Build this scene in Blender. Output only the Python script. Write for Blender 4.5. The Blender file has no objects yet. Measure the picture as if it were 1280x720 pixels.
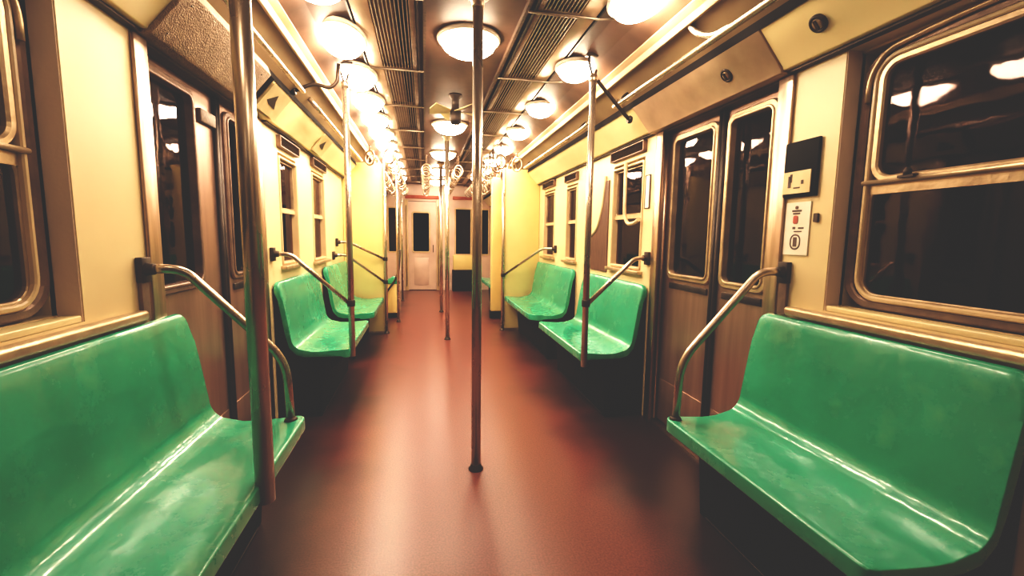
import bpy, bmesh, math, random
from mathutils import Vector, Matrix
random.seed(7)
scn = bpy.context.scene
COL = scn.collection
PI = math.pi

# ------------------------------------------------------------------ materials
def new_mat(name):
    m = bpy.data.materials.new(name); m.use_nodes = True
    nt = m.node_tree; b = nt.nodes['Principled BSDF']
    return m, nt, b

def noise_mat(name, c1, c2, scale=6.0, rough=.5, metal=0.0, bump=0.0, bscale=60, stretch=(1, 1, 1), coat=0.0,
              rvar=0.0, lo=.35, hi=.7, spec=.5, detail=4):
    m, nt, b = new_mat(name); N = nt.nodes; L = nt.links
    tc = N.new('ShaderNodeTexCoord'); mp = N.new('ShaderNodeMapping')
    mp.inputs['Scale'].default_value = stretch
    L.new(tc.outputs['Object'], mp.inputs['Vector'])
    n = N.new('ShaderNodeTexNoise'); n.inputs['Scale'].default_value = scale; n.inputs['Detail'].default_value = detail
    L.new(mp.outputs[0], n.inputs['Vector'])
    r = N.new('ShaderNodeValToRGB'); r.color_ramp.elements[0].position = lo; r.color_ramp.elements[1].position = hi
    r.color_ramp.elements[0].color = (*c1, 1); r.color_ramp.elements[1].color = (*c2, 1)
    L.new(n.outputs['Fac'], r.inputs[0]); L.new(r.outputs[0], b.inputs['Base Color'])
    b.inputs['Roughness'].default_value = rough; b.inputs['Metallic'].default_value = metal
    b.inputs['Coat Weight'].default_value = coat; b.inputs['Coat Roughness'].default_value = .12
    b.inputs['Specular IOR Level'].default_value = spec
    if rvar:
        mr = N.new('ShaderNodeMapRange'); mr.inputs['To Min'].default_value = max(0, rough - rvar)
        mr.inputs['To Max'].default_value = rough + rvar
        L.new(n.outputs['Fac'], mr.inputs['Value']); L.new(mr.outputs[0], b.inputs['Roughness'])
    if bump:
        n2 = N.new('ShaderNodeTexNoise'); n2.inputs['Scale'].default_value = bscale; n2.inputs['Detail'].default_value = 3
        L.new(mp.outputs[0], n2.inputs['Vector'])
        bp = N.new('ShaderNodeBump'); bp.inputs['Strength'].default_value = bump; bp.inputs['Distance'].default_value = .01
        L.new(n2.outputs['Fac'], bp.inputs['Height']); L.new(bp.outputs[0], b.inputs['Normal'])
    return m

M = {}
M['cream'] = noise_mat('cream enamel', (.74, .60, .36), (.82, .67, .42), 1.3, .38, bump=.06, bscale=9)
M['cream2'] = noise_mat('cream enamel gloss', (.70, .58, .33), (.78, .66, .39), 2, .3, bump=.05, bscale=14)
M['recess'] = noise_mat('recess paint', (.78, .62, .52), (.84, .68, .57), 3, .45, bump=.05, bscale=80)
M['yellow'] = noise_mat('yellow enamel', (.66, .55, .25), (.74, .62, .30), 2, .4)
M['ceil'] = noise_mat('ceiling paint', (.155, .09, .065), (.25, .145, .105), 4, .5, bump=.1, bscale=12)
M['adtan'] = noise_mat('tan panel', (.22, .15, .085), (.32, .225, .13), 3, .45)
M['pole'] = noise_mat('worn stainless', (.52, .43, .35), (.66, .55, .45), 3, .28, .85, stretch=(2, 2, 1), rvar=.08)
M['steel'] = noise_mat('brushed steel', (.40, .30, .24), (.60, .46, .36), 5, .34, 1.0, bump=.06, bscale=90, stretch=(8, 8, .7), rvar=.07)
M['door'] = noise_mat('door steel', (.36, .235, .19), (.47, .32, .26), 3, .36, .7, bump=.05, bscale=70, stretch=(6, 6, .5), rvar=.08)
M['pebble'] = noise_mat('pebbled steel', (.34, .25, .19), (.46, .34, .26), 30, .42, .55, bump=.6, bscale=170)
M['darkmetal'] = noise_mat('dark metal', (.045, .032, .026), (.09, .065, .05), 10, .45, .6)
M['alu'] = noise_mat('window alloy', (.46, .35, .24), (.64, .50, .34), 12, .36, .65, bump=.15, bscale=50, rvar=.1)
M['rim'] = noise_mat('window rubber trim', (.20, .13, .10), (.32, .22, .17), 10, .42, .5, bump=.2, bscale=50)
M['black'] = noise_mat('black heater box', (.006, .005, .0045), (.014, .011, .009), 5, .75, spec=.15)
M['grille'] = noise_mat('grille slat', (.34, .27, .21), (.46, .37, .29), 20, .4, .6)
M['void'] = noise_mat('duct void', (.012, .009, .008), (.02, .015, .013), 5, .9, spec=.1)
M['headtan'] = noise_mat('header steel', (.44, .31, .22), (.54, .39, .28), 8, .38, .35)
M['strip'] = noise_mat('light trim strip', (.58, .44, .27), (.68, .53, .34), 5, .3)
M['louver'] = noise_mat('louver', (.10, .065, .045), (.2, .13, .09), 60, .5, .2)
M['brown'] = noise_mat('brown panel', (.10, .048, .032), (.17, .085, .055), 30, .5, stretch=(1, 3, .3))
M['card'] = noise_mat('card', (.66, .53, .30), (.76, .63, .40), 10, .5)
M['paper'] = noise_mat('paper', (.78, .72, .60), (.85, .80, .70), 10, .5)
M['ink'] = noise_mat('ink', (.10, .06, .05), (.16, .10, .08), 10, .6)
M['redink'] = noise_mat('red ink', (.45, .10, .07), (.55, .16, .1), 10, .6)
M['redsign'] = noise_mat('red sign', (.42, .10, .06), (.55, .16, .10), 10, .5)
M['enddoor'] = noise_mat('end door', (.62, .46, .40), (.74, .57, .49), 3, .4, .15)
M['frost'] = noise_mat('lamp ring', (.7, .6, .5), (.8, .7, .6), 5, .35)

def green_mat():
    m, nt, b = new_mat('green fibreglass'); N = nt.nodes; L = nt.links
    tc = N.new('ShaderNodeTexCoord')
    n1 = N.new('ShaderNodeTexNoise'); n1.inputs['Scale'].default_value = 2.2; n1.inputs['Detail'].default_value = 5
    L.new(tc.outputs['Object'], n1.inputs['Vector'])
    r = N.new('ShaderNodeValToRGB'); r.color_ramp.elements[0].position = .3; r.color_ramp.elements[1].position = .75
    r.color_ramp.elements[0].color = (.020, .29, .175, 1); r.color_ramp.elements[1].color = (.038, .39, .245, 1)
    L.new(n1.outputs['Fac'], r.inputs[0])
    # worn paler patches on the seat
    n2 = N.new('ShaderNodeTexNoise'); n2.inputs['Scale'].default_value = 5.5; n2.inputs['Detail'].default_value = 6
    n2.inputs['Roughness'].default_value = .65
    L.new(tc.outputs['Object'], n2.inputs['Vector'])
    r2 = N.new('ShaderNodeValToRGB'); r2.color_ramp.elements[0].position = .58; r2.color_ramp.elements[1].position = .72
    r2.color_ramp.elements[1].color = (.5, .5, .5, 1)
    L.new(n2.outputs['Fac'], r2.inputs[0])
    mx = N.new('ShaderNodeMixRGB'); L.new(r2.outputs[0], mx.inputs['Fac'])
    L.new(r.outputs[0], mx.inputs['Color1']); mx.inputs['Color2'].default_value = (.16, .50, .27, 1)
    L.new(mx.outputs[0], b.inputs['Base Color'])
    mr = N.new('ShaderNodeMapRange'); mr.inputs['To Min'].default_value = .16; mr.inputs['To Max'].default_value = .36
    L.new(n2.outputs['Fac'], mr.inputs['Value']); L.new(mr.outputs[0], b.inputs['Roughness'])
    b.inputs['Coat Weight'].default_value = .5; b.inputs['Coat Roughness'].default_value = .1
    n3 = N.new('ShaderNodeTexNoise'); n3.inputs['Scale'].default_value = 11; n3.inputs['Detail'].default_value = 2
    L.new(tc.outputs['Object'], n3.inputs['Vector'])
    bp = N.new('ShaderNodeBump'); bp.inputs['Strength'].default_value = .25; bp.inputs['Distance'].default_value = .012
    L.new(n3.outputs['Fac'], bp.inputs['Height']); L.new(bp.outputs[0], b.inputs['Normal'])
    L.new(bp.outputs[0], b.inputs['Coat Normal'])
    return m
M['green'] = green_mat()

def floor_mat():
    m, nt, b = new_mat('red linoleum'); N = nt.nodes; L = nt.links
    tc = N.new('ShaderNodeTexCoord')
    sp = N.new('ShaderNodeTexNoise'); sp.inputs['Scale'].default_value = 130; sp.inputs['Detail'].default_value = 3
    L.new(tc.outputs['Object'], sp.inputs['Vector'])
    r = N.new('ShaderNodeValToRGB'); r.color_ramp.elements[0].position = .34; r.color_ramp.elements[1].position = .66
    r.color_ramp.elements[0].color = (.13, .038, .028, 1); r.color_ramp.elements[1].color = (.215, .068, .052, 1)
    L.new(sp.outputs['Fac'], r.inputs[0])
    # shade toward the benches painted into the colour, noise-edged; trodden middle stays lighter
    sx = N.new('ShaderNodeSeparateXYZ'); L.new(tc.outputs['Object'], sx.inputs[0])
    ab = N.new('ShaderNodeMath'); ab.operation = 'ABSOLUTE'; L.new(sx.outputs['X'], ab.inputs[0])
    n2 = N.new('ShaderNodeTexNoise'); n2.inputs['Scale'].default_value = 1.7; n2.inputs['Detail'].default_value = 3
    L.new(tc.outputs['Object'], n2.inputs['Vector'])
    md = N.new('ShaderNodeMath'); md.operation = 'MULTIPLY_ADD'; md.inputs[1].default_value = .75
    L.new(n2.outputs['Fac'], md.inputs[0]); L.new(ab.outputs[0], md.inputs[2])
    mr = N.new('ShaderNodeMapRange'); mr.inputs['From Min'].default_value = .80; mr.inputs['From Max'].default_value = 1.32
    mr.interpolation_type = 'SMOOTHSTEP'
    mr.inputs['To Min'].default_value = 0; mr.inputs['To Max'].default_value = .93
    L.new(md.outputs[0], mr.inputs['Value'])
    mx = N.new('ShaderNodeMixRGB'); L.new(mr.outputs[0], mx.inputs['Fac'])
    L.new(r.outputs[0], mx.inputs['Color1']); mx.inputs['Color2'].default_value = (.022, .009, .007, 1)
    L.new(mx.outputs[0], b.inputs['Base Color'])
    rr = N.new('ShaderNodeMapRange'); rr.inputs['To Min'].default_value = .20; rr.inputs['To Max'].default_value = .36
    L.new(n2.outputs['Fac'], rr.inputs['Value']); b.inputs['Roughness'].default_value = .29
    bp = N.new('ShaderNodeBump'); bp.inputs['Strength'].default_value = .10; bp.inputs['Distance'].default_value = .004
    L.new(sp.outputs['Fac'], bp.inputs['Height']); L.new(bp.outputs[0], b.inputs['Normal'])
    return m
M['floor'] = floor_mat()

def glass_mat():
    m = bpy.data.materials.new('window glass'); m.use_nodes = True
    nt = m.node_tree; N = nt.nodes; L = nt.links; N.clear()
    o = N.new('ShaderNodeOutputMaterial'); mx = N.new('ShaderNodeMixShader')
    t = N.new('ShaderNodeBsdfTransparent'); t.inputs[0].default_value = (.55, .5, .5, 1)
    g = N.new('ShaderNodeBsdfGlossy'); g.inputs['Roughness'].default_value = .03; g.inputs[0].default_value = (.9, .75, .75, 1)
    f = N.new('ShaderNodeFresnel'); f.inputs['IOR'].default_value = 1.35
    tc = N.new('ShaderNodeTexCoord'); n = N.new('ShaderNodeTexNoise'); n.inputs['Scale'].default_value = 9
    L.new(tc.outputs['Object'], n.inputs['Vector'])
    bp = N.new('ShaderNodeBump'); bp.inputs['Strength'].default_value = .05; bp.inputs['Distance'].default_value = .01
    L.new(n.outputs['Fac'], bp.inputs['Height']); L.new(bp.outputs[0], g.inputs['Normal'])
    L.new(f.outputs[0], mx.inputs[0]); L.new(t.outputs[0], mx.inputs[1]); L.new(g.outputs[0], mx.inputs[2])
    L.new(mx.outputs[0], o.inputs[0])
    return m
M['glass'] = glass_mat()
M['tunnel'] = noise_mat('tunnel dark', (.004, .0035, .003), (.007, .006, .005), 2, .95, spec=.05)

def emit(name, col, s):
    m, nt, b = new_mat(name)
    b.inputs['Base Color'].default_value = (.9, .85, .75, 1)
    b.inputs['Emission Color'].default_value = (*col, 1); b.inputs['Emission Strength'].default_value = s
    return m
M['lampdim'] = emit('dim diffuser', (1, .80, .58), 9)
M['lamp'] = emit('glowing diffuser', (1, .84, .66), 30)

# ------------------------------------------------------------------ mesh helpers
def V(*a): return Vector(a)
def box(bm, x0, x1, y0, y1, z0, z1):
    vs = [bm.verts.new((x, y, z)) for x in (x0, x1) for y in (y0, y1) for z in (z0, z1)]
    for f in ((0, 1, 3, 2), (4, 6, 7, 5), (0, 4, 5, 1), (2, 3, 7, 6), (0, 2, 6, 4), (1, 5, 7, 3)):
        bm.faces.new([vs[i] for i in f])
def prism(bm, poly, y0, y1, fn=None, nseg=1):
    """closed (x,z) polygon extruded along y; fn(x,z,y)->(x,y,z)"""
    rings = []
    for k in range(nseg + 1):
        y = y0 + (y1 - y0) * k / nseg
        rings.append([bm.verts.new(fn(x, z, y) if fn else (x, y, z)) for x, z in poly])
    n = len(poly)
    for a, b in zip(rings, rings[1:]):
        for i in range(n):
            bm.faces.new((a[i], a[(i + 1) % n], b[(i + 1) % n], b[i]))
    bm.faces.new(rings[0]); bm.faces.new(rings[-1][::-1])
def smooth_path(pts, r=.05, n=6):
    pts = [Vector(p) for p in pts]; out = [pts[0]]
    for i in range(1, len(pts) - 1):
        a, b, c = pts[i - 1], pts[i], pts[i + 1]
        d1 = (a - b); d2 = (c - b); rr = min(r, d1.length * .49, d2.length * .49)
        p0 = b + d1.normalized() * rr; p2 = b + d2.normalized() * rr
        for k in range(n + 1):
            t = k / n; out.append(p0 * (1 - t) ** 2 + b * 2 * t * (1 - t) + p2 * t * t)
    out.append(pts[-1]); return out
def tube(bm, pts, rad, n=14, r=.05, cap=True, closed=False):
    pts = smooth_path(pts, r) if not closed else [Vector(p) for p in pts]
    rings = []; up = None; m = len(pts)
    for i, p in enumerate(pts):
        if closed: d = (pts[(i + 1) % m] - pts[i - 1]).normalized()
        else: d = ((pts[min(i + 1, m - 1)] - pts[max(i - 1, 0)])).normalized()
        if up is None:
            up = d.orthogonal().normalized()
        up = (up - d * up.dot(d)).normalized()
        q = d.cross(up)
        rr = rad(i / (m - 1)) if callable(rad) else rad
        rings.append([bm.verts.new(p + (up * math.cos(2 * PI * k / n) + q * math.sin(2 * PI * k / n)) * rr) for k in range(n)])
    prs = list(zip(rings, rings[1:])) + ([(rings[-1], rings[0])] if closed else [])
    for a, b in prs:
        for k in range(n):
            f = bm.faces.new((a[k], a[(k + 1) % n], b[(k + 1) % n], b[k])); f.smooth = True
    if cap and not closed:
        bm.faces.new(rings[0][::-1]); bm.faces.new(rings[-1])
def lathe(bm, prof, c=(0, 0, 0), n=28, axis='z', sy=1.0):
    """prof: list of (r, h)"""
    rings = []
    for r, h in prof:
        ring = []
        for k in range(n):
            a = 2 * PI * k / n; u, v = r * math.cos(a), r * math.sin(a)
            if axis == 'z': p = (c[0] + u, c[1] + v * sy, c[2] + h)
            elif axis == 'x': p = (c[0] + h, c[1] + u, c[2] + v)
            else: p = (c[0] + u, c[1] + h, c[2] + v)
            ring.append(bm.verts.new(p))
        rings.append(ring)
    for a, b in zip(rings, rings[1:]):
        for k in range(n):
            f = bm.faces.new((a[k], a[(k + 1) % n], b[(k + 1) % n], b[k])); f.smooth = True
    bm.faces.new(rings[0][::-1]); bm.faces.new(rings[-1])
def rr_loop(y0, y1, z0, z1, r, n=6):
    out = []
    for cy, cz, a0 in ((y1 - r, z1 - r, 0), (y0 + r, z1 - r, 90), (y0 + r, z0 + r, 180), (y1 - r, z0 + r, 270)):
        for k in range(n + 1):
            a = math.radians(a0 + 90 * k / n); out.append((cy + r * math.cos(a), cz + r * math.sin(a)))
    return out
def ring_frame(bm, y0, y1, z0, z1, w, xa, xb, r=.05, mp=None):
    """rounded rectangular frame lying in a plane x; xa..xb its depth"""
    o = rr_loop(y0, y1, z0, z1, r); i = rr_loop(y0 + w, y1 - w, z0 + w, z1 - w, max(r - w, .006))
    bev = min(w * .25, .006); s = 1 if xb > xa else -1
    o2 = rr_loop(y0 + bev, y1 - bev, z0 + bev, z1 - bev, max(r - bev, .004))
    i2 = rr_loop(y0 + w - bev, y1 - w + bev, z0 + w - bev, z1 - w + bev, max(r - w + bev, .008))
    loops = [(o, xb), (o, xa + s * bev), (o2, xa), (i2, xa), (i, xa + s * bev), (i, xb)]
    f3 = mp or (lambda x, y, z: (x, y, z))
    R = [[bm.verts.new(f3(x, y, z)) for y, z in lp] for lp, x in loops]
    n = len(o)
    for a, b in zip(R, R[1:] + R[:1]):
        for k in range(n):
            bm.faces.new((a[k], a[(k + 1) % n], b[(k + 1) % n], b[k]))
def plate(bm, y0, y1, z0, z1, xa, xb, r=.03, mp=None):
    f3 = mp or (lambda x, y, z: (x, y, z))
    lp = rr_loop(y0, y1, z0, z1, r)
    A = [bm.verts.new(f3(xa, y, z)) for y, z in lp]; B = [bm.verts.new(f3(xb, y, z)) for y, z in lp]
    n = len(lp); bm.faces.new(A); bm.faces.new(B[::-1])
    for k in range(n): bm.faces.new((A[k], B[k], B[(k + 1) % n], A[(k + 1) % n]))

def link(name, bm, mat, parent=None, bevel=0, seg=2, smooth=False):
    bmesh.ops.recalc_face_normals(bm, faces=bm.faces)
    if smooth:
        for f in bm.faces: f.smooth = True
    me = bpy.data.meshes.new(name); bm.to_mesh(me); bm.free()
    me.materials.append(M[mat]); o = bpy.data.objects.new(name, me); COL.objects.link(o)
    if parent: o.parent = parent; o.matrix_parent_inverse = Matrix.Translation(-parent.location)
    if bevel:
        b = o.modifiers.new('bevel', 'BEVEL'); b.width = bevel; b.segments = seg; b.limit_method = 'ANGLE'; b.angle_limit = math.radians(35)
        for p in me.polygons: p.use_smooth = True
    return o
def tag(o, label, cat, group=None, kind=None):
    o['label'] = label; o['category'] = cat
    if group: o['group'] = group
    if kind: o['kind'] = kind
    return o
def thing(name, label, cat, loc=(0, 0, 0), group=None, kind=None):
    o = bpy.data.objects.new(name, None); COL.objects.link(o); o.location = loc; o.empty_display_size = .1
    return tag(o, label, cat, group, kind)
def copy_tree(o, parent=None):
    c = o.copy(); COL.objects.link(c)
    if parent: c.parent = parent
    for ch in [x for x in bpy.data.objects if x.parent == o]: copy_tree(ch, c)
    return c
def nb(): return bmesh.new()

W = 1.20; YB = -2.4; YE = 10.0
# ------------------------------------------------------------------ shell
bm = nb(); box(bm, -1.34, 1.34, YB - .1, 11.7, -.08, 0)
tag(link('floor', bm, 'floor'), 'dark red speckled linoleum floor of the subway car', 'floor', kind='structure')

def cells(ya, yb, za, zb, holes):
    ys = sorted({ya, yb} | {h[0] for h in holes} | {h[1] for h in holes}); zs = sorted({za, zb} | {h[2] for h in holes} | {h[3] for h in holes})
    out = []
    for a, b in zip(ys, ys[1:]):
        run = None
        for c, d in zip(zs, zs[1:]):
            my, mz = (a + b) / 2, (c + d) / 2
            hole = any(h[0] < my < h[1] and h[2] < mz < h[3] for h in holes)
            if hole:
                if run: out.append(run); run = None
            else: run = (a, b, run[2] if run else c, d)
        if run: out.append(run)
    return out

# side: windows (y0,y1,z0,z1,kind), doors (y0,y1)
WIN = {1: [(.10, 1.385, .945, 1.875, 'big'), (2.83, 3.33, .985, 1.75, 'small'), (4.17, 4.50, .98, 1.73, 'small'), (4.93, 5.38, .98, 1.75, 'small'),
           (7.0, 7.6, .98, 1.75, 'small'), (8.6, 9.3, .98, 1.75, 'small')],
       -1: [(.10, 1.455, .945, 1.875, 'big'), (3.26, 3.68, .99, 1.74, 'small'), (4.15, 4.62, .97, 1.75, 'small'),
            (6.9, 7.5, .98, 1.75, 'small'), (8.5, 9.2, .98, 1.75, 'small')]}
DOOR = {1: (1.63, 2.66), -1: (1.79, 2.93)}
for s, nm in ((-1, 'left'), (1, 'right')):
    bm = nb()
    inner = [w[:4] for w in WIN[s]] + [(DOOR[s][0], DOOR[s][1], 0, 1.93)]
    outer = [(w[0] + .0, w[1] - (.004 if w[4] == 'big' else 0), w[2] + (.02 if w[4] == 'big' else 0), w[3] - .02, w[4]) for w in WIN[s]]
    holes2 = [w[:4] for w in outer] + [(DOOR[s][0], DOOR[s][1], 0, 1.93)]
    for a, b, c, d in cells(YB, YE, 0, 2.02, inner): box(bm, s * W, s * 1.262, a, b, c, d)
    for a, b, c, d in cells(YB, YE, 0, 2.02, holes2): box(bm, s * 1.263, s * 1.34, a, b, c, d)
    tag(link('wall_' + nm, bm, 'cream'), 'cream enamelled %s side wall of the subway car with windows' % nm, 'wall', kind='structure')
    # recess lining around the big window
    y0, y1, z0, z1, _ = WIN[s][0]
    bm = nb()
    box(bm, s * 1.203, s * 1.275, y1 - .004, y1 - .0005, z0, z1); box(bm, s * 1.203, s * 1.275, y0, y1, z1 - .012, z1 - .001)
    tag(link('trim_1' if s < 0 else 'trim_2', bm, 'recess'), 'grey brown lining in the reveal beside the %s foreground window' % nm, 'trim', kind='structure')

# ceiling: arched centre between the vent rows, lower curved sides
def yprism(name, poly, mat, ya=YB, yb=YE, label='', cat='trim', bevel=0, kind='structure', parent=None, s=1):
    bm = nb(); prism(bm, [(s * x, z) for x, z in poly], ya, yb)
    o = link(name, bm, mat, parent, bevel)
    if not parent: tag(o, label, cat, kind=kind)
    return o
prof = []
for i in range(13):
    x = -1.34 + 2.68 * i / 12; prof.append((x, 2.30 - .03 * (x / 1.34) ** 2))
hp_ = [(0, 2.305), (.28, 2.313), (.58, 2.305), (.68, 2.288), (.78, 2.255), (.86, 2.215), (.905, 2.195), (.93, 2.19), (1.045, 2.1), (1.34, 2.1), (1.34, 2.40)]
cp = [(-x, z) for x, z in hp_[::-1]] + hp_[1:]
bm = nb(); prism(bm, cp, YB, YE)
tag(link('ceiling', bm, 'ceil'), 'brownish pink painted ceiling of the car', 'ceiling', kind='structure')
bm = nb()
box(bm, -1.34, 1.34, YB - .08, YB, 0, 2.36)  # unseen rear wall, coloured black to cut light bouncing onto the benches
tag(link('wall_back', bm, 'black'), 'unseen bulkhead behind the foreground benches, blackened to cut bounce light', 'wall', kind='structure')

k = 3
for s, nm in ((-1, 'left'), (1, 'right')):
    # cove panels above the windows, split at the door header
    d0, d1 = DOOR[s]
    cove = [(1.206, 1.872), (1.150, 1.872), (1.146, 1.882), (1.035, 2.012), (1.04, 2.03), (1.206, 2.03)]
    for a, b in ((YB, d0 - .012), (d1 + .05 if s > 0 else 2.662, YE)):
        yprism('trim_%d' % k, cove, 'cream2', a, b, 'cream cove panel over the %s windows, %s the door header' % (nm, 'nearer than' if a < 0 else 'beyond'), bevel=.004, s=s); k += 1
    # slanted tan advertisement panel
    yprism('trim_%d' % k, [(1.045, 2.062), (1.05, 2.1), (.94, 2.186), (.920, 2.172)], 'adtan', YB, YE, 'slanted tan panel strip along the upper %s wall' % nm, s=s); k += 1
    # dark gap between cove and advertisement panel
    yprism('trim_%d' % k, [(1.03, 2.012), (1.045, 2.062), (1.2, 2.099), (1.2, 2.031), (1.045, 2.031)], 'void', YB, YE, 'dark shadow gap above the %s cove panel' % nm, s=s); k += 1
    yprism('trim_%d' % k, [(.905, 2.150), (.918, 2.150), (.926, 2.186), (.890, 2.197), (.868, 2.206), (.862, 2.196), (.895, 2.178)], 'strip', YB, YE, 'pale bright strip where ceiling meets the upper %s panel' % nm, bevel=.002, s=s); k += 1
    # sill ledge over the bench backs
    yprism('trim_%d' % k, [(1.199, .905), (1.17, .905), (1.165, .915), (1.165, .930), (1.172, .938), (1.199, .938)], 'alu', YB, d0 - .1, 'narrow metal ledge under the %s foreground window' % nm, bevel=.003, s=s); k += 1
    # thin dark seam line under the cove lip
    yprism('trim_%d' % k, [(1.199, 1.862), (1.172, 1.862), (1.172, 1.8715), (1.199, 1.8715)], 'darkmetal', YB, d0 - .012, 'dark seam under the %s foreground cove panel' % nm, s=s); k += 1
    yprism('trim_%d' % k, [(1.199, 1.862), (1.172, 1.862), (1.172, 1.8715), (1.199, 1.8715)], 'darkmetal', d1 + .05, YE, 'dark seam under the far %s cove panel' % nm, s=s); k += 1
    # strips running along the ceiling beside the vents
    for xx, mt, w in ((.272, 'darkmetal', .012), (.600, 'darkmetal', .010), (.235, 'louver', .016)):
        yprism('trim_%d' % k, [(xx, 2.283), (xx + w, 2.283), (xx + w, 2.318), (xx, 2.318)], mt, YB, YE, 'dark %s ceiling strip running along the %s vent row' % ('outer' if xx > .5 else ('inner' if xx > .23 else 'innermost'), nm), s=s); k += 1

# ------------------------------------------------------------------ windows
wn = 1
def window(s, y0, y1, z0, z1, kind, label):
    global wn
    t = thing('window_%d' % wn, label, 'window', (s * 1.25, (y0 + y1) / 2, z0), kind='structure'); wn += 1
    if kind == 'big':
        bm = nb(); ring_frame(bm, y0 - .02, y1 - .018, z0 + .025, z1 - .03, .03, s * 1.257, s * 1.287, .10)
        link('outer_frame', bm, 'rim', t)
        bm = nb(); ring_frame(bm, y0 + .008, y1 - .062, z0 + .052, z1 - .057, .016, s * 1.249, s * 1.287, .08)
        link('frame_bead', bm, 'strip', t)
        a, b, c, d = y0 + .02, y1 - .076, z0 + .066, z1 - .07
        zm = 1.408
        bm = nb(); ring_frame(bm, a, b, zm - .012, d, .026, s * 1.253, s * 1.275, .07)
        sa = link('upper_sash', bm, 'alu', t)
        bm = nb(); plate(bm, a + .02, b - .02, zm + .01, d - .02, s * 1.271, s * 1.274, .05); link('pane', bm, 'glass', sa)
        bm = nb(); tube(bm, [V(s * 1.247, a + .03, zm - .006), V(s * 1.247, b + .012, zm - .006)], .008, 8)
        link('sash_bar', bm, 'alu', sa)
        for yy in (b - .14, a + .2):
            bm = nb(); lathe(bm, [(.011, 0), (.011, .014), (.005, .022)], (s * 1.239, yy, zm + .004), 12, 'z'); box(bm, s * 1.230, s * 1.250, yy - .024, yy + .024, zm - .004, zm + .004)
            link('latch', bm, 'darkmetal', sa)
        bm = nb(); ring_frame(bm, a - .002, b + .002, c - .002, zm - .012, .012, s * 1.263, s * 1.281, .06)
        box(bm, s * 1.261, s * 1.281, a, b, zm - .046, zm - .013)
        lo = link('lower_frame', bm, 'alu', t)
        bm = nb(); plate(bm, a, b, c, zm - .03, s * 1.275, s * 1.278, .06); link('pane', bm, 'glass', lo)
        bm = nb(); box(bm, s * 1.2, s * 1.250, y0 + .005, y1 - .01, z0 + .0, z0 + .02); link('sill', bm, 'cream2', t, .004)
        bm = nb(); tube(bm, [V(s * 1.247, y0, z1 - .028), V(s * 1.247, y1 - .30, z1 - .028), V(s * 1.247, y1 - .10, z1 - .045), V(s * 1.247, y1 - .052, z1 - .12), V(s * 1.247, y1 - .052, z1 - .2)], .009, 10, r=.09)
        link('conduit', bm, 'alu', t)
    else:
        bm = nb(); ring_frame(bm, y0, y1, z0, z1 - .02, .018, s * 1.19, s * 1.25, .02)
        box(bm, s * 1.212, s * 1.24, y0 + .022, y1 - .022, 1.345, 1.372)
        link('frame', bm, 'strip', t)
        bm = nb(); ring_frame(bm, y0 + .026, y1 - .026, 1.372, z1 - .046, .008, s * 1.214, s * 1.236, .02); sa = link('upper_sash', bm, 'alu', t)
        bm = nb(); plate(bm, y0 + .03, y1 - .03, 1.374, z1 - .05, s * 1.232, s * 1.235, .01); link('pane', bm, 'glass', sa)
        bm = nb(); plate(bm, y0 + .02, y1 - .02, z0 + .02, 1.35, s * 1.236, s * 1.239, .01); link('pane', bm, 'glass', t)
        bm = nb(); box(bm, s * 1.16, s * 1.2, y0 - .03, y1 + .03, z0 - .03, z0 - .005); link('sill', bm, 'alu', t, .003)
        # louvred vent box above
        bm = nb()
        ring_frame(bm, y0 - .02, y1 + .02, z1 + .03, z1 + .105, .01, s * 1.17, s * 1.2, .008)
        lv = link('vent_frame', bm, 'rim', t)
        bm = nb(); box(bm, s * 1.192, s * 1.1995, y0 - .01, y1 + .01, z1 + .038, z1 + .098)
        for q in range(5): prism(bm, [(s * 1.175, z1 + .040 + q * .012), (s * 1.192, z1 + .047 + q * .012), (s * 1.192, z1 + .044 + q * .012), (s * 1.176, z1 + .038 + q * .012)], y0 - .01, y1 + .01)
        link('louvers', bm, 'louver', lv)
    return t
for s, nm in ((-1, 'left'), (1, 'right')):
    names = ['large two pane dark window above the %s foreground bench' % nm] + \
        ['narrow dark window with louvred vent on the %s wall, %s' % (nm, q) for q in
         (['first beyond the door', 'second beyond the door', 'just before the far partition', 'past the partition', 'nearest the end wall'] if s > 0 else
          ['first beyond the door', 'second beyond the door', 'past the partition', 'nearest the end wall'])]
    for w, lb in zip(WIN[s], names): window(s, *w, lb)

# tunnel walls outside the glass
for s, nm in ((-1, 'left'), (1, 'right')):
    bm = nb(); box(bm, s * 2.4, s * 2.5, YB - 2, 14, -1, 4)
    tag(link('wall_tunnel_' + nm, bm, 'tunnel'), 'black tunnel wall outside the %s windows' % nm, 'wall', kind='structure')

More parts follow.
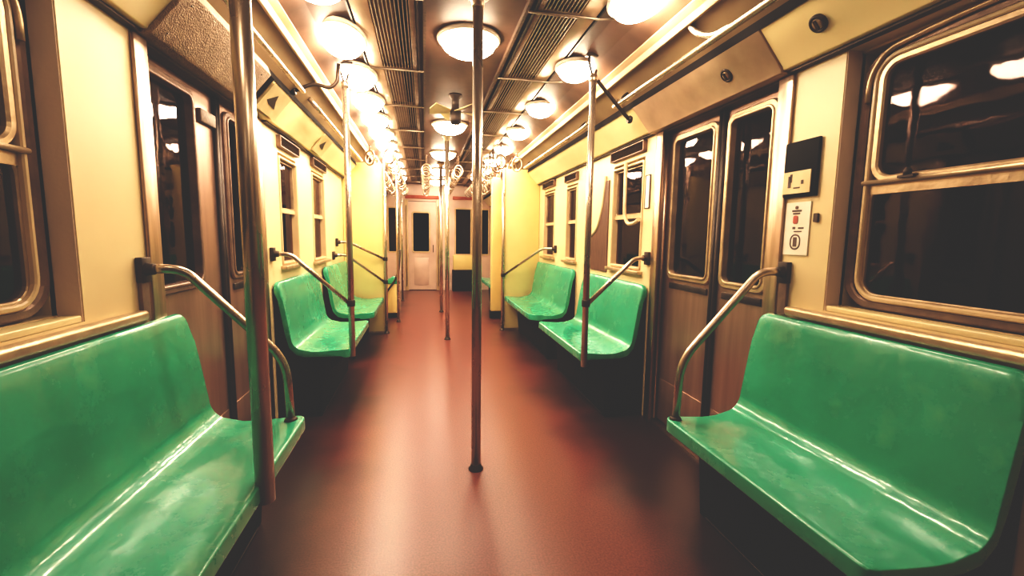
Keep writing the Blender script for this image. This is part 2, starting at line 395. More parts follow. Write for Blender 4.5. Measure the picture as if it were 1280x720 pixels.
# ------------------------------------------------------------------ side doors
def side_door(s, nm, idx):
    d0, d1 = DOOR[s]; mid = (d0 + d1) / 2 - (.045 if s > 0 else -.0)
    if s < 0: mid = 2.49
    t = thing('door_%d' % idx, 'pair of worn steel sliding doors on the %s side' % nm, 'door', (s * 1.27, (d0 + d1) / 2, 0), kind='structure')
    for j, (a, b) in enumerate(((d0 + .035, mid - .008), (mid + .008, d1 - .035))):
        wy0, wy1 = a + .075, b - .075
        if s > 0: wy0, wy1 = (a + .09, b - .06) if j == 0 else (a + .05, b - .09)
        if s < 0: wy0, wy1 = (a + .05, b - .235) if j == 0 else (a + .1, b - .05)
        z0, z1 = .985, 1.79
        bm = nb()
        for q in cells(a, b, .02, 1.90, [(wy0, wy1, z0, z1)]): box(bm, s * 1.255, s * 1.29, *q)
        leaf = link('door_leaf', bm, 'door', t)
        bm = nb(); ring_frame(bm, wy0 - .03, wy1 + .03, z0 - .03, z1 + .03, .034, s * 1.240, s * 1.256, .055)
        ring_frame(bm, wy0 - .008, wy1 + .008, z0 - .008, z1 + .008, .014, s * 1.234, s * 1.27, .045)
        link('window_frame', bm, 'alu' if s > 0 else 'rim', leaf)
        bm = nb(); plate(bm, wy0 - .002, wy1 + .002, z0 - .002, z1 + .002, s * 1.268, s * 1.271, .03); link('pane', bm, 'glass', leaf)
        bm = nb(); tube(bm, [V(s * 1.245, (mid - .014 if j == 0 else mid + .014), .05), V(s * 1.245, (mid - .014 if j == 0 else mid + .014), 1.88)], .012, 8)
        link('edge_seal', bm, 'darkmetal', leaf)
        if s > 0 or j == 1:
            bm = nb(); box(bm, s * 1.246, s * 1.2545, wy0, wy1, .90, .935); link('finger_pull', bm, 'darkmetal', leaf, .003)
        if s < 0 and j == 0:
            bm = nb(); box(bm, s * 1.235, s * 1.2545, b - .17, b - .02, 1.70, 1.76); link('latch_plate', bm, 'louver', leaf, .004)
        bm = nb(); box(bm, s * 1.248, s * 1.2545, a + .02, b - .03, .03, .30); link('kick_plate', bm, 'door', leaf, .003)
    # jambs
    for yy, w in ((d0, .035), (d1 - .035, .035)):
        bm = nb(); box(bm, s * 1.192, s * 1.33, yy, yy + w, 0, 1.93); box(bm, s * 1.186, s * 1.1995, yy - .03, yy + w + .012, 0, 1.86)
        link('jamb', bm, 'steel', t, .004)
        bm = nb(); tube(bm, [V(s * 1.232, yy + (w + .014 if yy == d0 else -.014), .02), V(s * 1.232, yy + (w + .014 if yy == d0 else -.014), 1.86)], .012, 8); link('guide_rail', bm, 'steel', t)
    bm = nb(); box(bm, s * 1.20, s * 1.254, d0 + .036, d1 - .036, 1.85, 1.925); link('head_track', bm, 'darkmetal', t, .003)
    bm = nb(); box(bm, s * 1.20, s * 1.33, d0, d1, .0, .012); link('threshold', bm, 'steel', t)
    # header housing, flush with the cove
    if s > 0: hp = [(1.20, 1.862), (1.146, 1.862), (1.142, 1.878), (1.03, 2.012), (1.045, 2.055), (1.2, 2.055)]
    else: hp = [(1.24, 1.862), (1.146, 1.862), (1.135, 1.872), (1.02, 2.010), (1.035, 2.055), (1.24, 2.055)]
    bm = nb(); prism(bm, [(s * x, z) for x, z in hp], d0 - .01, d1 + .045 if s > 0 else 2.60)
    hd = link('header', bm, 'pebble' if s < 0 else 'headtan', t, .004)
    if s < 0:
        bm = nb(); prism(bm, [(s * (x + .004), z) for x, z in hp], 2.601, 2.66); link('header_gap', bm, 'void', hd)
    for yy in ((d0 + .05, 2.52) if s < 0 else ()):
        for f in (.12, .85):
            bm = nb()
            x = 1.142 - .112 * f - .004; z = 1.878 + .134 * f - .004
            lathe(bm, [(.006, -.004), (.006, .004)], (s * x, yy, z), 8, 'x')
            link('screw', bm, 'darkmetal', hd)
    return t
side_door(-1, 'left', 1); side_door(1, 'right', 2)
# end caps with dark notch on the left door housing
def cap(s, y, label):
    t = thing('speaker_plate', label, 'speaker', (s * 1.09, y, 1.95), group=None)
    n = V(-s * .134, 0, -.112).normalized(); u = V(s * -.111, 0, .134).normalized()
    def mp(x, yy, z):   # x: out of the panel, yy: along the car, z: up the slope
        p = V(s * 1.142, y, 1.882) + n * x + u * z; return (p.x, p.y + yy, p.z)
    bm = nb(); plate(bm, 0, .30, .0, .165, .003, .016, .012, mp); link('face_plate', bm, 'card', t)
    bm = nb()
    A = [mp(.018, yy, z) for yy, z in ((.05, .07), (.13, .125), (.15, .09), (.20, .05), (.10, .055))]
    B = [mp(.015, yy, z) for yy, z in ((.05, .07), (.13, .125), (.15, .09), (.20, .05), (.10, .055))]
    va = [bm.verts.new(p) for p in A]; vb = [bm.verts.new(p) for p in B]
    bm.faces.new(va); bm.faces.new(vb[::-1])
    for i in range(5): bm.faces.new((va[i], vb[i], vb[(i + 1) % 5], va[(i + 1) % 5]))
    link('slot', bm, 'darkmetal', t)
cap(-1, 2.68, 'pale metal plate with dark slot on left cove, just beyond the door header')
cap(-1, 3.92, 'pale metal plate with dark slot on left cove, above the far narrow window')

# ------------------------------------------------------------------ benches
def bench(s, y0, y1, label, cr=.03, cf=.03):
    t = thing('bench', label, 'bench', (s * .95, (y0 + y1) / 2, 0))
    inner = [(.742, .446), (.748, .451), (.77, .452), (.84, .446), (.92, .441), (.98, .443), (1.015, .452)]
    for i in range(1, 8):
        a = math.radians(-72 + 72 * i / 7); inner.append((1.012 + .088 * math.cos(a) - .0, .54 + .088 * math.sin(a)))
    inner += [(1.112, .62), (1.124, .70), (1.137, .78), (1.149, .85), (1.157, .882), (1.164, .893), (1.176, .897)]
    outer = [(1.188, .893), (1.187, .87), (1.168, .78), (1.152, .68), (1.134, .56), (1.112, .47), (1.07, .422), (1.02, .408), (.80, .405), (.768, .398), (.745, .395), (.740, .402)]
    poly = inner + outer
    N = 40; bm = nb()
    def fn(x, z, y):
        # round the front corners in plan and roll the end edges
        xx = x
        for e, r in ((y - y0, cr), (y1 - y, cf)):
            if e < r and x < .742 + r:
                lim = .74 + r - math.sqrt(max(0, r * r - (r - e) ** 2)); xx = max(xx, lim + (x - .74) * .25)
        zz = z
        for e in (y - y0, y1 - y):   # top corners of the backrest rounded
            if e < .05 and z > .84: zz = z - (1 - math.sqrt(max(0, 1 - ((.05 - e) / .05) ** 2))) * .045
        return (s * xx, y, zz)
    ys = [y0 + d for d in (0, .004, .012, .024, .04, .06, .09)]; ye = [y1 - d for d in (.09, .06, .04, .024, .012, .004, 0)]
    mid = [ys[-1] + (ye[0] - ys[-1]) * i / 16 for i in range(1, 16)]
    rings = [[bm.verts.new(fn(x, z, y)) for x, z in poly] for y in ys + mid + ye]
    n = len(poly)
    for a, b in zip(rings, rings[1:]):
        for i in range(n):
            bm.faces.new((a[i], a[(i + 1) % n], b[(i + 1) % n], b[i]))
    bm.faces.new(rings[0]); bm.faces.new(rings[-1][::-1])
    sh = link('seat_shell', bm, 'green', t, .009, 3, smooth=True)
    bm = nb()
    poly = [(.93, .0), (.90, .36), (.86, .403), (1.02, .406), (1.07, .418), (1.11, .466), (1.132, .56), (1.15, .68), (1.166, .78), (1.185, .87), (1.196, .87), (1.196, 0)]
    prism(bm, [(s * x, z) for x, z in poly], y0 + .012, y1 - .012)
    bs = link('heater_box', bm, 'black', t, .005)
    for q in (.25, .75):
        yy = y0 + (y1 - y0) * q; bm = nb()
        prism(bm, [(s * .765, .396), (s * .765, .404), (s * .92, .404), (s * .92, .25), (s * .912, .25)], yy - .02, yy + .02)
        link('bracket', bm, 'darkmetal', t)
    # the two scuffed metal beading lines on the box
    bm = nb(); tube(bm, [V(s * .926, y0 + .05, .012), V(s * .926, y1 - .06, .012)], .0025, 6); link('beading', bm, 'darkmetal', bs)
    return t
bench(-1, .98, 1.915, 'glossy green moulded bench in the left foreground')
bench(1, .76, 1.66, 'glossy green moulded bench in the right foreground')
bench(-1, 3.02, 4.06, 'green bench on the left just beyond the side door, under two narrow windows', .035, .03)
bench(1, 2.70, 3.82, 'green bench on the right just beyond the side door, pole at its front corner', .035, .03)
bench(1, 4.14, 5.55, 'green bench on the right against the yellow partition', .12, .03)
bench(-1, 4.42, 5.55, 'green bench with rounded front on the left against the yellow partition', .12, .03)
bench(-1, 6.9, 8.2, 'distant green bench on the left past the partition')
bench(1, 6.9, 8.2, 'distant green bench on the right past the partition')

# ------------------------------------------------------------------ poles
def pole(x, y, z0, z1, rad, label, group=None, top='ceiling', flange=True):
    t = thing('grab_pole', label, 'pole', (x, y, z0), group=group)
    bm = nb(); tube(bm, [V(x, y, z0 + .004), V(x, y, z1)], rad, 24); link('shaft', bm, 'pole', t)
    if flange:
        bm = nb(); lathe(bm, [(rad + .014, 0), (rad + .014, .006), (rad + .006, .012), (rad + .003, .028), (rad + .001, .03)], (x, y, z0), 24); link('base_flange', bm, 'darkmetal', t)
    if top == 'ceiling':
        bm = nb(); lathe(bm, [(rad + .002, -.05), (rad + .006, -.046), (rad + .008, -.015), (rad + .03, -.006), (rad + .03, 0)], (x, y, z1), 24); link('ceiling_flange', bm, 'pole', t)
    if top == 'fork':   # loop shaped hanger as at the old porcelain pole tops
        bm = nb(); lathe(bm, [(rad + .001, 0), (rad + .004, .004), (rad + .004, .035), (rad * .6, .045)], (x, y, z1 - .03), 20); link('collar', bm, 'pole', t)
        bm = nb(); h = 2.272 - z1
        L = [V(x + .006 + .024 * min(1, q * 1.6), y - .004, z1 + h * q) for q in [i / 10 for i in range(11)]]
        R_ = [V(x - .006 - .024 * min(1, q * 1.6), y - .004, z1 + h * q) for q in [i / 10 for i in range(11)]]
        tube(bm, L, .007, 8, 0); tube(bm, R_, .007, 8, 0)
        link('hanger_loop', bm, 'darkmetal', t)
        bm = nb(); box(bm, x - .05, x + .05, y - .02, y + .02, 2.262, 2.275); link('ceiling_plate', bm, 'darkmetal', t, .003)
    return t
pole(0, 2.19, 0, 2.303, .024, 'nearest of the steel poles standing in the middle of the aisle')
pole(0, 5.17, 0, 2.303, .024, 'second steel pole in the middle of the aisle')
pole(0, 7.1, 0, 2.303, .024, 'farthest steel pole in the middle of the aisle')
pole(-.735, 1.40, .385, 2.27, .027, 'thick steel pole rising through the front edge of the left foreground bench', flange=False)
pole(-.735, 3.08, .385, 2.15, .020, 'steel pole with looped top at the front corner of the second left bench', top='fork', flange=False)
pole(.735, 2.62, .385, 2.15, .020, 'steel pole with looped top at the front corner of the second right bench', top='fork', flange=False)
pole(-.72, 5.60, 0, 2.27, .020, 'steel pole at the edge of the left yellow partition')
pole(.725, 5.60, 0, 2.27, .020, 'steel pole at the edge of the right yellow partition')
pole(-.62, 6.35, 0, 2.30, .018, 'thin steel pole left of the aisle just past the partition')
pole(-.66, 8.4, 0, 2.29, .018, 'thin distant steel pole left of the aisle near the end door')

# pole brackets sweeping to the overhead rails
def bracket(name, pts, label, rad=.011):
    t = thing(name, label, 'bracket', pts[0])
    bm = nb(); tube(bm, pts, rad, 10, r=.05); link('arm', bm, 'darkmetal', t)
    bm = nb(); p = Vector(pts[-1]); lathe(bm, [(.02, -.012), (.024, 0), (.02, .012)], p, 14, 'x'); link('end_boss', bm, 'darkmetal', t)
bracket('rail_bracket', [(-.765, 3.05, 2.25), (-.775, 3.05, 2.14), (-.82, 3.05, 2.10), (-.91, 3.05, 2.125), (-1.03, 3.05, 2.07)], 'curved dark arm joining the left pole top to the overhead rail')
bracket('rail_bracket', [(.762, 2.62, 2.13), (.80, 2.62, 2.09), (.88, 2.62, 2.01), (.955, 2.62, 1.935), (.985, 2.64, 1.925)], 'curved dark arm joining the right pole top to the cove')
t = thing('rail_bracket', 'bright curved tube loop dropping from ceiling to the right overhead rail', 'bracket', (.93, 1.8, 2.2))
bm = nb(); tube(bm, [V(.925, 1.95, 2.175), V(.935, 1.90, 2.11), V(.948, 1.80, 2.055), V(.95, 1.62, 2.04)], .013, 12, r=.08); link('arm', bm, 'pole', t)

# ------------------------------------------------------------------ bench end grab rails
def end_rail(s, yw, yf, label, xf=.79, zw=1.075, zf=None):
    """from a wall socket down to the seat (zf None) or to a pole at height zf"""
    t = thing('grab_rail', label, 'rail', (s * 1.19, yw, .45 if zf is None else zw))
    a = [V(s * 1.175, yw, zw), V(s * 1.09, yw + (yf - yw) * .25, zw)]
    a += [V(s * (xf + .01), yf, .70), V(s * xf, yf, .452)] if zf is None else [V(s * xf, yf, zf)]
    bm = nb(); tube(bm, a, .0165 if zf is None else .0145, 14, r=.085); link('tube', bm, 'pole', t)
    bm = nb(); pr = [(.026, 0), (.026, .012), (.020, .03), (.019, .045)]
    if s > 0: pr = [(r, -h) for r, h in pr[::-1]]
    lathe(bm, pr, (s * 1.198, yw, zw), 16, 'x')
    box(bm, s * 1.178, s * 1.199, yw - .026, yw + .026, zw - .045, zw + .04)
    link('wall_socket', bm, 'darkmetal', t, .003)
    if zf is None:
        bm = nb(); box(bm, s * 1.186, s * 1.199, yw - .02, yw + .02, .90, 1.03); link('backing_strip', bm, 'rim', t)
        bm = nb(); lathe(bm, [(.026, 0), (.024, .006), (.018, .014)], (s * xf, yf, .449), 16); link('seat_flange', bm, 'darkmetal', t)
    else:
        bm = nb(); lathe(bm, [(.024, -.022), (.026, -.018), (.026, .018), (.024, .022)], (s * (xf - .02), yf, zf - .004), 16); link('pole_clamp', bm, 'darkmetal', t, .002)
end_rail(-1, 1.72, 1.875, 'bent steel grab rail at the far end of the left foreground bench')
end_rail(1, 1.57, 1.63, 'bent steel grab rail at the far end of the right foreground bench', .775)
end_rail(-1, 3.04, 3.08, 'bent grab rail from wall to pole at the near end of the second left bench', .755, zf=.755)
end_rail(1, 2.72, 2.62, 'bent grab rail from wall to pole at the near end of the second right bench', .755, zf=.80)
end_rail(1, 4.85, 5.60, 'thin bent grab rail from wall to partition pole over the third right bench', .745, zf=.72)
end_rail(-1, 5.15, 5.60, 'upper thin bent rail joining the left partition pole over the third left bench', .742, zw=1.12, zf=.92)
end_rail(-1, 4.95, 5.60, 'lower thin bent rail joining the left partition pole over the third left bench', .742, zw=.985, zf=.64)

# ------------------------------------------------------------------ overhead rails
def over_rail(s, a, b, label, x=.95, z=2.04):
    t = thing('overhead_rail', label, 'rail', (s * x, (a + b) / 2, z))
    bm = nb(); tube(bm, [V(s * 1.0, a - .0, z + .06), V(s * x, a + .04, z), V(s * x, b - .04, z), V(s * 1.0, b, z + .06)], .0145, 12, r=.05); link('tube', bm, 'pole', t)
    n = max(2, int((b - a) / 1.2) + 1)
    for i in range(n):
        y = a + .15 + (b - a - .3) * i / (n - 1)
        bm = nb(); tube(bm, [V(s * x, y, z + .01), V(s * (x + .03), y, z + .05), V(s * 1.03, y, z + .075)], .010, 8); link('bracket', bm, 'darkmetal', t)
for s, nm in ((-1, 'left'), (1, 'right')):
    over_rail(s, .1, 2.86 if s > 0 else 3.0, 'steel overhead handrail along the %s side, nearest section' % nm)
    over_rail(s, 3.3, 5.5, 'steel overhead handrail along the %s side, middle section' % nm)
    over_rail(s, 5.9, 9.7, 'steel overhead handrail along the %s side, farthest section' % nm)

# ------------------------------------------------------------------ ceiling lights
def lamp(x, y, r, label, group, sy=1.0, zc=2.25, h=.075):
    t = thing('ceiling_light', label, 'light', (x, y, zc), group=group)
    bm = nb(); lathe(bm, [(r + .012, 0), (r + .014, -.012), (r + .006, -.022), (r - .006, -.022), (r - .006, 0)], (x, y, zc), 32, sy=sy); link('base_ring', bm, 'frost', t)
    bm = nb(); pr = [(r - .008, -.012)] + [((r - .008) * math.cos(a), -.02 - h * math.sin(a)) for a in [i * PI / 2 / 7 for i in range(8)]]
    pr[-1] = (.004, -.02 - h)
    lathe(bm, pr, (x, y, zc), 32, sy=sy); link('diffuser', bm, 'lamp' if y > 1.5 else 'lampdim', t)
for i, y in enumerate((2.64, 4.6, 6.15, 7.7, 9.2)):
    lamp(0, y, .165, ['round glowing ceiling lamp above the aisle behind the nearest pole', 'second round glowing lamp along the ceiling centre', 'third round glowing lamp along the ceiling centre', 'fourth small glowing lamp along the ceiling centre', 'farthest glowing lamp on the ceiling centre'][i], 'centre ceiling lamps', zc=2.306, h=.085)
ordw = ['nearest', 'second', 'third', 'fourth', 'fifth', 'sixth', 'seventh', 'eighth', 'ninth', 'tenth', 'eleventh', 'twelfth', 'thirteenth', 'fourteenth']
lamp(0, .62, .165, 'round glowing ceiling lamp directly over the foreground benches', 'centre ceiling lamps', zc=2.306, h=.085)
for s in (-1, 1):
    for y in (.95, -.6): lamp(s * .70, y, .12, '%s glowing ceiling lamp over the %s foreground bench end' % ('forward' if y > 0 else 'rear', 'left' if s < 0 else 'right'), '%s row of ceiling lamps' % ('left' if s < 0 else 'right'), zc=2.285)
for i, y in enumerate((1.96, 2.84, 3.72, 4.6, 5.48, 6.4, 7.3, 8.3)):
    lamp(.70, y, .12, '%s glowing lamp of the right ceiling row, counting from the foreground' % ordw[i], 'right row of ceiling lamps', sy=1.75 if i == 0 else 1.15, zc=2.285)
for i, y in enumerate((2.15, 2.72, 3.3, 3.88, 4.46, 5.05, 5.65, 6.3, 7.0, 7.8, 8.7)):
    lamp(-.69, y, .12, '%s glowing lamp of the left ceiling row, counting from the foreground' % ordw[i], 'left row of ceiling lamps', sy=1.0 if i == 0 else 1.75, zc=2.285)

# ------------------------------------------------------------------ ceiling vents
for s, nm in ((-1, 'left'), (1, 'right')):
    yb = [-.55, .37, 1.30, 2.23, 3.16, 4.0, 4.9, 5.8, 6.7, 7.6, 8.5, 9.4]
    for i, (a, b) in enumerate(zip(yb, yb[1:])):
        if b < 1: continue
        t = thing('ceiling_vent', ('%s slatted grille section of the %s ceiling vent row, counting from the foreground' % (ordw[i - 2], nm) if i >= 2 else 'slatted grille section of the %s ceiling vent row directly overhead' % nm), 'vent', (s * .39, (a + b) / 2, 2.25), group='%s ceiling vent sections' % nm)
        bm = nb()
        x0, x1, g0, g1 = .288, .592, .318, .505
        zz = 2.286
        box(bm, s * x0, s * g0, a + .004, b - .004, zz, zz + .026)
        box(bm, s * g0, s * g1, a + .004, a + .03, zz, zz + .026); box(bm, s * g0, s * g1, b - .03, b - .004, zz, zz + .026)
        link('frame', bm, 'rim', t, .003); bm = nb(); box(bm, s * g1, s * x1, a + .004, b - .004, zz, zz + .026); link('side_plate', bm, 'headtan', t, .003)
        bm = nb(); box(bm, s * g0, s * g1, a + .03, b - .03, zz + .024, zz + .027); link('duct_backing', bm, 'void', t)
        bm = nb(); n = 10
        for q in range(n):
            x = g0 + (g1 - g0) * (q + .5) / n
            prism(bm, [(s * (x - .0028), zz - .001), (s * (x + .0028), zz - .001), (s * (x + .0028), zz + .005), (s * (x - .0028), zz + .005)], a + .028, b - .028)
        link('slats', bm, 'grille', t)
        bm = nb(); tube(bm, [V(s * (x0 - .04), b, zz - .004), V(s * (x1 + .03), b, zz - .004), V(s * (x1 + .11), b - .05, zz - .012)], .007, 8); link('cross_bar', bm, 'grille', t)

# ------------------------------------------------------------------ ceiling fan
t = thing('ceiling_fan', 'small dark ceiling fan with cream blades hanging behind the first centre lamp', 'fan', (0, 3.6, 2.2))
bm = nb(); lathe(bm, [(.05, .085), (.055, .07), (.030, .05), (.028, -.02), (.042, -.04), (.046, -.11), (.034, -.135), (.012, -.14)], (-.01, 3.6, 2.2), 20); link('motor', bm, 'darkmetal', t)
for q in range(4):
    a = q * PI / 2 + .35; ca, sa_ = math.cos(a), math.sin(a); bm = nb()
    top = [(.045, -.03, .0), (.19, -.055, -.025), (.21, 0, 0), (.18, .055, .03), (.045, .02, .01)]
    def P(p, dz): return (-.01 + p[0] * ca - p[1] * sa_, 3.6 + p[0] * sa_ + p[1] * ca, 2.155 + p[2] + dz)
    A = [bm.verts.new(P(p, 0)) for p in top]; B = [bm.verts.new(P(p, -.006)) for p in top]
    bm.faces.new(A); bm.faces.new(B[::-1])
    for i in range(5): bm.faces.new((A[i], B[i], B[(i + 1) % 5], A[(i + 1) % 5]))
    link('blade', bm, 'card', t)

# ------------------------------------------------------------------ strap hangers in the far half
def strap(st):
    t = thing('strap_hanger', '', 'strap', (0, 0, 0))
    bm = nb(); lathe(bm, [(.018, 0), (.018, -.012), (.009, -.02), (.008, -st)], (0, 0, 0), 10); link('mount', bm, 'rim', t)
    bm = nb()
    tube(bm, [V(.062 * math.sin(a), 0, -st - .075 - .08 * math.cos(a)) for a in [2 * PI * i / 20 for i in range(20)]], .011, 8, closed=True)
    link('loop', bm, 'steel', t)
    return t
for row, (x, ph, st, zt, rn) in enumerate(((.22, .1, .13, 2.308, 'inner'), (.635, 0, .14, 2.296, 'middle'), (.86, .15, .06, 2.214, 'outer'))):
    first = strap(st); used = False
    for s, nm in ((-1, 'left'), (1, 'right')):
        for i in range(14):
            y = (6.3 if row == 0 else 5.3) + ph + i * (.24 if row == 0 else .31)
            o = first if not used else copy_tree(first); used = True
            o.location = (s * x, y, zt); o.rotation_euler = (0, 0, random.uniform(-.6, .6))
            o['label'] = 'steel loop strap hanging in the %s %s row beyond the second aisle pole' % (nm, rn)
            o['group'] = '%s %s row of far strap hangers' % (nm, rn)

# ------------------------------------------------------------------ partitions past the third benches
for s, nm in ((-1, 'left'), (1, 'right')):
    bm = nb(); box(bm, s * .745, s * 1.198, 5.62, 5.655, .02, 2.05)
    tag(link('partition', bm, 'yellow', bevel=.006), 'tall flat yellow windbreak partition on the %s, behind the third bench' % nm, 'partition')
bm = nb(); box(bm, .70, .86, 6.45, 6.55, .10, 2.05); o = thing('column', 'slim full height yellow column on the right beyond the partition pole', 'column', (.78, 6.5, 0))
link('shaft', bm, 'yellow', o, .02); bm = nb(); box(bm, .695, .865, 6.44, 6.56, 0, .10); link('base', bm, 'black', o)
o = thing('column', 'low yellow end panel with green cap on the left beyond the partition', 'column', (-.72, 6.72, 0))
bm = nb(); box(bm, -.80, -.62, 6.66, 6.78, .07, .50); link('shaft', bm, 'yellow', o, .01)
bm = nb(); box(bm, -.79, -.63, 6.665, 6.775, 0, .07); link('base', bm, 'black', o)
bm = nb(); prism(bm, [(-.81, .50), (-.61, .50), (-.64, .57), (-.71, .61), (-.80, .55)], 6.65, 6.79); link('cap', bm, 'green', o, .01)
bm = nb(); tube(bm, [V(-.60, 6.62, 1.0), V(-.63, 6.62, .62), V(-.86, 6.62, .30)], .014, 8, r=.15)
tag(link('curved_rail', bm, 'darkmetal'), 'dark curved rail in front of the low left yellow panel', 'rail')

# ------------------------------------------------------------------ end wall y = 10
bm = nb()
for a, b, c, d in cells(-1.34, 1.34, 0, 2.36, [(-.60, 0.0, 0, 1.95), (.42, .76, .80, 1.80), (-1.02, -.78, .85, 1.80), (1.0, 1.16, .8, 1.8)]):
    box(bm, a, b, YE + .02, YE + .08, c, d)
tag(link('wall_end', bm, 'enddoor'), 'pale pink end wall of the car with door and dark windows', 'wall', kind='structure')
sw = lambda x, y, z: (y, x, z)
t = thing('door_3', 'pale metal end door with a tall dark window at the far end of the car', 'door', (-.3, YE, 0), kind='structure')
bm = nb()
for a, b, c, d in cells(-.60, 0.0, .015, 1.94, [(-.50, -.155, .86, 1.70)]): box(bm, a, b, YE + .03, YE + .06, c, d)
lf = link('door_leaf', bm, 'enddoor', t)
bm = nb(); ring_frame(bm, -.53, -.125, .83, 1.73, .035, YE + .012, YE + .032, .06, sw); link('window_frame', bm, 'strip', lf)
bm = nb(); plate(bm, -.505, -.15, .855, 1.705, YE + .045, YE + .048, .03, sw); link('pane', bm, 'glass', lf)
bm = nb(); box(bm, -.48, -.17, YE + .018, YE + .032, .12, .72); link('lower_panel', bm, 'enddoor', lf, .004)
bm = nb(); tube(bm, [V(-.07, YE + .03, 1.0), V(-.07, YE - .03, 1.0), V(-.07, YE - .03, .85), V(-.07, YE + .03, .85)], .008, 8, r=.02); link('door_handle', bm, 'darkmetal', lf)
for a, b in ((-.68, -.60), (0.0, .08)):
    bm = nb(); box(bm, a, b, YE - .02, YE + .05, 0, 1.98); link('jamb', bm, 'strip', t, .01)
    bm = nb(); tube(bm, [V((a + b) / 2, YE - .035, .1), V((a + b) / 2, YE - .035, 1.85)], .010, 8); link('guide', bm, 'rim', t)
def endwin(n, a, b, c, d, label):
    t = thing('window_%d' % n, label, 'window', ((a + b) / 2, YE, c), kind='structure')
    bm = nb(); ring_frame(bm, a - .02, b + .02, c - .02, d + .02, .03, YE, YE + .05, .03, sw); link('frame', bm, 'strip', t)
    bm = nb(); plate(bm, a, b, c, d, YE + .045, YE + .048, .01, sw); link('pane', bm, 'glass', t)
endwin(wn, .42, .76, .80, 1.80, 'dark end wall window right of the end door'); wn += 1
endwin(wn, -1.02, -.78, .85, 1.80, 'dark end wall window left of the end door'); wn += 1
endwin(wn, 1.0, 1.16, .80, 1.80, 'narrow dark end wall window at the right corner'); wn += 1
bm = nb(); box(bm, -2.3, 2.3, 12.4, 12.5, -1, 4); tag(link('wall_tunnel_end', bm, 'tunnel'), 'black tunnel beyond the end wall', 'wall', kind='structure')
t = thing('cab_cabinet', 'black cabinet with cream upper panel against the end wall, right of the door', 'cabinet', (.6, 9.9, 0))
bm = nb(); box(bm, .34, .86, 9.80, 9.99, 0, .46); link('body', bm, 'black', t, .01)
bm = nb(); box(bm, .36, .84, 9.82, 9.99, .465, .79); link('upper_panel', bm, 'yellow', t, .01)
for x0, x1, lb in ((-.66, .06, 'red strip sign above the end door'), (.36, .82, 'red strip sign above the end window right of the door')):
    bm = nb(); box(bm, x0, x1, YE - .02, YE + .018, 2.0, 2.07); tag(link('strip_sign', bm, 'redsign', bevel=.004), lb, 'sign')

# ------------------------------------------------------------------ wall fittings
# black framed notice holder by the right door
t = thing('notice_frame', 'black framed notice holder with a yellowed card, beside the right door', 'notice', (1.198, 1.53, 1.38))
bm = nb(); box(bm, 1.186, 1.199, 1.452, 1.612, 1.372, 1.588); link('backboard', bm, 'black', t, .003)
bm = nb(); box(bm, 1.181, 1.1855, 1.474, 1.604, 1.386, 1.472); cd = link('card', bm, 'card', t)
bm = nb()
for a, b, c, d in ((1.565, 1.578, 1.41, 1.455), (1.56, 1.57, 1.43, 1.462), (1.505, 1.515, 1.42, 1.435), (1.52, 1.55, 1.405, 1.41)): box(bm, 1.1795, 1.1812, a, b, c, d)
link('print', bm, 'ink', cd)
t = thing('safety_sticker', 'white sticker with small dark and red pictograms below the black notice frame', 'sticker', (1.198, 1.52, 1.15))
bm = nb(); box(bm, 1.195, 1.199, 1.475, 1.592, 1.145, 1.352); st = link('sheet', bm, 'paper', t)
bm = nb()
for a, b, c, d in ((1.515, 1.56, 1.315, 1.322), (1.522, 1.555, 1.305, 1.311), (1.50, 1.525, 1.248, 1.254), (1.54, 1.552, 1.247, 1.256), (1.508, 1.545, 1.236, 1.240)): box(bm, 1.1935, 1.1952, a, b, c, d)
plate(bm, 1.532, 1.546, 1.325, 1.338, 1.1935, 1.1952, .005)
ring_frame(bm, 1.51, 1.562, 1.165, 1.228, .007, 1.1935, 1.1952, .025)
prism(bm, [(1.1935, 1.178), (1.1952, 1.178), (1.1952, 1.215), (1.1935, 1.215)], 1.528, 1.545)
link('print', bm, 'ink', st)
bm = nb(); plate(bm, 1.530, 1.552, 1.268, 1.300, 1.1930, 1.1950, .008); link('red_figure', bm, 'redink', st)
bm = nb(); plate(bm, 1.437, 1.455, 1.272, 1.305, 1.190, 1.1995, .004); tag(link('keyhole_plate', bm, 'darkmetal'), 'small dark keyhole plate beside the white sticker', 'lock')
# small framed label past the right door
t = thing('framed_label', 'narrow framed white label on the wall just past the right door', 'notice', (1.198, 2.76, 1.4))
bm = nb(); ring_frame(bm, 2.735, 2.80, 1.40, 1.62, .006, 1.190, 1.199, .006); link('frame', bm, 'ink', t)
bm = nb(); box(bm, 1.193, 1.198, 2.741, 2.794, 1.406, 1.614); link('sheet', bm, 'paper', t)
# brown panel and curved cream moulding between the right windows
t = thing('wall_panel', 'brown ribbed wall panel with curved cream edge between the right windows', 'panel', (1.199, 3.6, .95))
bm = nb(); A = [(3.40, .93), (3.40, 1.66), (3.46, 1.66), (3.50, 1.50), (3.56, 1.36), (3.66, 1.26), (3.76, 1.22), (3.76, .93)]
va = [bm.verts.new((1.190, y, z)) for y, z in A]; vb = [bm.verts.new((1.199, y, z)) for y, z in A]
bm.faces.new(va); bm.faces.new(vb[::-1])
for i in range(len(A)): bm.faces.new((va[i], vb[i], vb[(i + 1) % len(A)], va[(i + 1) % len(A)]))
link('board', bm, 'brown', t)
bm = nb(); tube(bm, [V(1.190, 3.47, 1.70), V(1.190, 3.50, 1.48), V(1.190, 3.62, 1.27), V(1.190, 3.78, 1.215)], .012, 8, r=.1); link('edging', bm, 'strip', t)
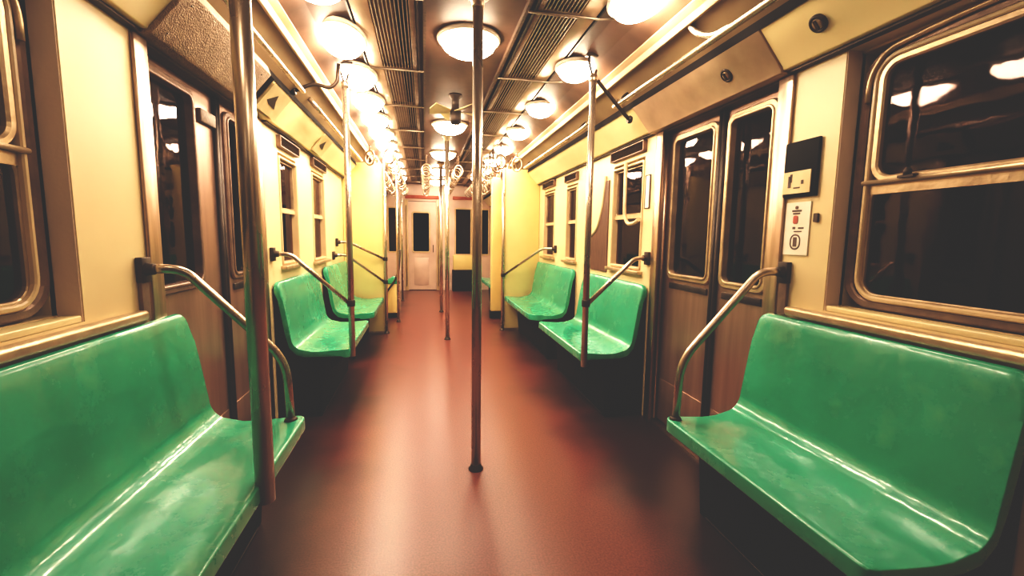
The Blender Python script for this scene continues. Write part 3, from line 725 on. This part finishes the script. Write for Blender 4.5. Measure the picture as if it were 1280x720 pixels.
# J-shaped cream tube standing in for a reflection in the first narrow window
bm = nb(); tube(bm, [V(1.165, 3.05, 1.74), V(1.165, 3.04, 1.36), V(1.165, 2.98, 1.30), V(1.165, 2.87, 1.31), V(1.165, 2.82, 1.33)], .013, 10, r=.06)
tag(link('reflection_tube', bm, 'strip'), 'cream J-shaped tube standing in for a reflection in the first narrow right window', 'rail')
# round locks on the right cove
def lock(y, f, label, r=.032):
    n = V(-.134, 0, -.112).normalized(); u = V(-.111, 0, .134).normalized()
    c = V(1.142, y, 1.882) + u * f
    t = thing('round_lock', label, 'lock', c)
    q = Vector((0, 0, 1)).rotation_difference(n)
    def disc(name, prof, mat):
        bm = nb(); lathe(bm, prof, (0, 0, 0), 20)
        for v in bm.verts: v.co = c + q @ v.co
        return link(name, bm, mat, t)
    disc('rim', [(r, -.004), (r, .006), (r * .85, .010), (r * .7, .010), (r * .65, .004)], 'darkmetal')
    disc('cylinder', [(r * .62, .0), (r * .62, .008), (r * .3, .012)], 'alu')
    bm = nb(); box(bm, -r * .5, r * .5, -r * .16, r * .16, .011, .015)
    for v in bm.verts: v.co = c + q @ v.co
    link('key_slot', bm, 'darkmetal', t)
lock(1.885, .075, 'round dark lock on the metal header over the right door')
lock(1.40, .085, 'round dark lock on the cream cove above the right foreground window')

# ------------------------------------------------------------------ camera
cam = bpy.data.cameras.new('camera'); co = bpy.data.objects.new('camera', cam); COL.objects.link(co)
cam.sensor_width = 36; cam.lens = 557.08 / 1280 * 36; cam.clip_start = .02
cx, yaw, pit, rol = -.2511, .1937, .1136, .0138
CAMP = dict(cx=-.251, yaw=.194, pit=.114, rol=.014)
def w2c(v):
    x, y, z = v
    c, s = math.cos(yaw), math.sin(yaw); x, y = c * x - s * y, s * x + c * y
    c, s = math.cos(pit), math.sin(pit); y, z = c * y - s * z, s * y + c * z
    return x, y, z
E = [w2c(v) for v in ((1, 0, 0), (0, 1, 0), (0, 0, 1))]     # columns of world->camera
Rw = Matrix([[E[j][i] for j in range(3)] for i in range(3)])  # rows: right, forward, up
r0, f0, u0 = Rw[0], Rw[1], Rw[2]
cr, sr = math.cos(rol), math.sin(rol)
right = r0 * cr + u0 * sr; up = -r0 * sr + u0 * cr; fw = f0
mw = Matrix(((right.x, up.x, -fw.x, cx), (right.y, up.y, -fw.y, 0), (right.z, up.z, -fw.z, 1.2), (0, 0, 0, 1)))
co.matrix_world = mw
scn.camera = co

# ------------------------------------------------------------------ world and tone
w = bpy.data.worlds.new('tunnel'); scn.world = w; w.use_nodes = True
w.node_tree.nodes['Background'].inputs[0].default_value = (.10, .075, .06, 1); w.node_tree.nodes['Background'].inputs[1].default_value = .05
vs = scn.view_settings; vs.view_transform = 'Standard'; vs.look = 'None'; vs.exposure = .98
vs.use_curve_mapping = True
cm = vs.curve_mapping
def setc(c, pts):
    c.points[0].location = pts[0]; c.points[-1].location = pts[-1]
    for p in pts[1:-1]: c.points.new(*p)
cm.use_clip = False; cm.extend = 'EXTRAPOLATED'
setc(cm.curves[3], [(0, .0135), (.02, .0175), (.07, .046), (.2, .175), (.45, .45), (.9, .80), (1.8, 1.0), (3, 1.1)])
setc(cm.curves[0], [(0, .003), (1, 1.03)])
setc(cm.curves[2], [(0, -.001), (1, .95)])
cm.update()
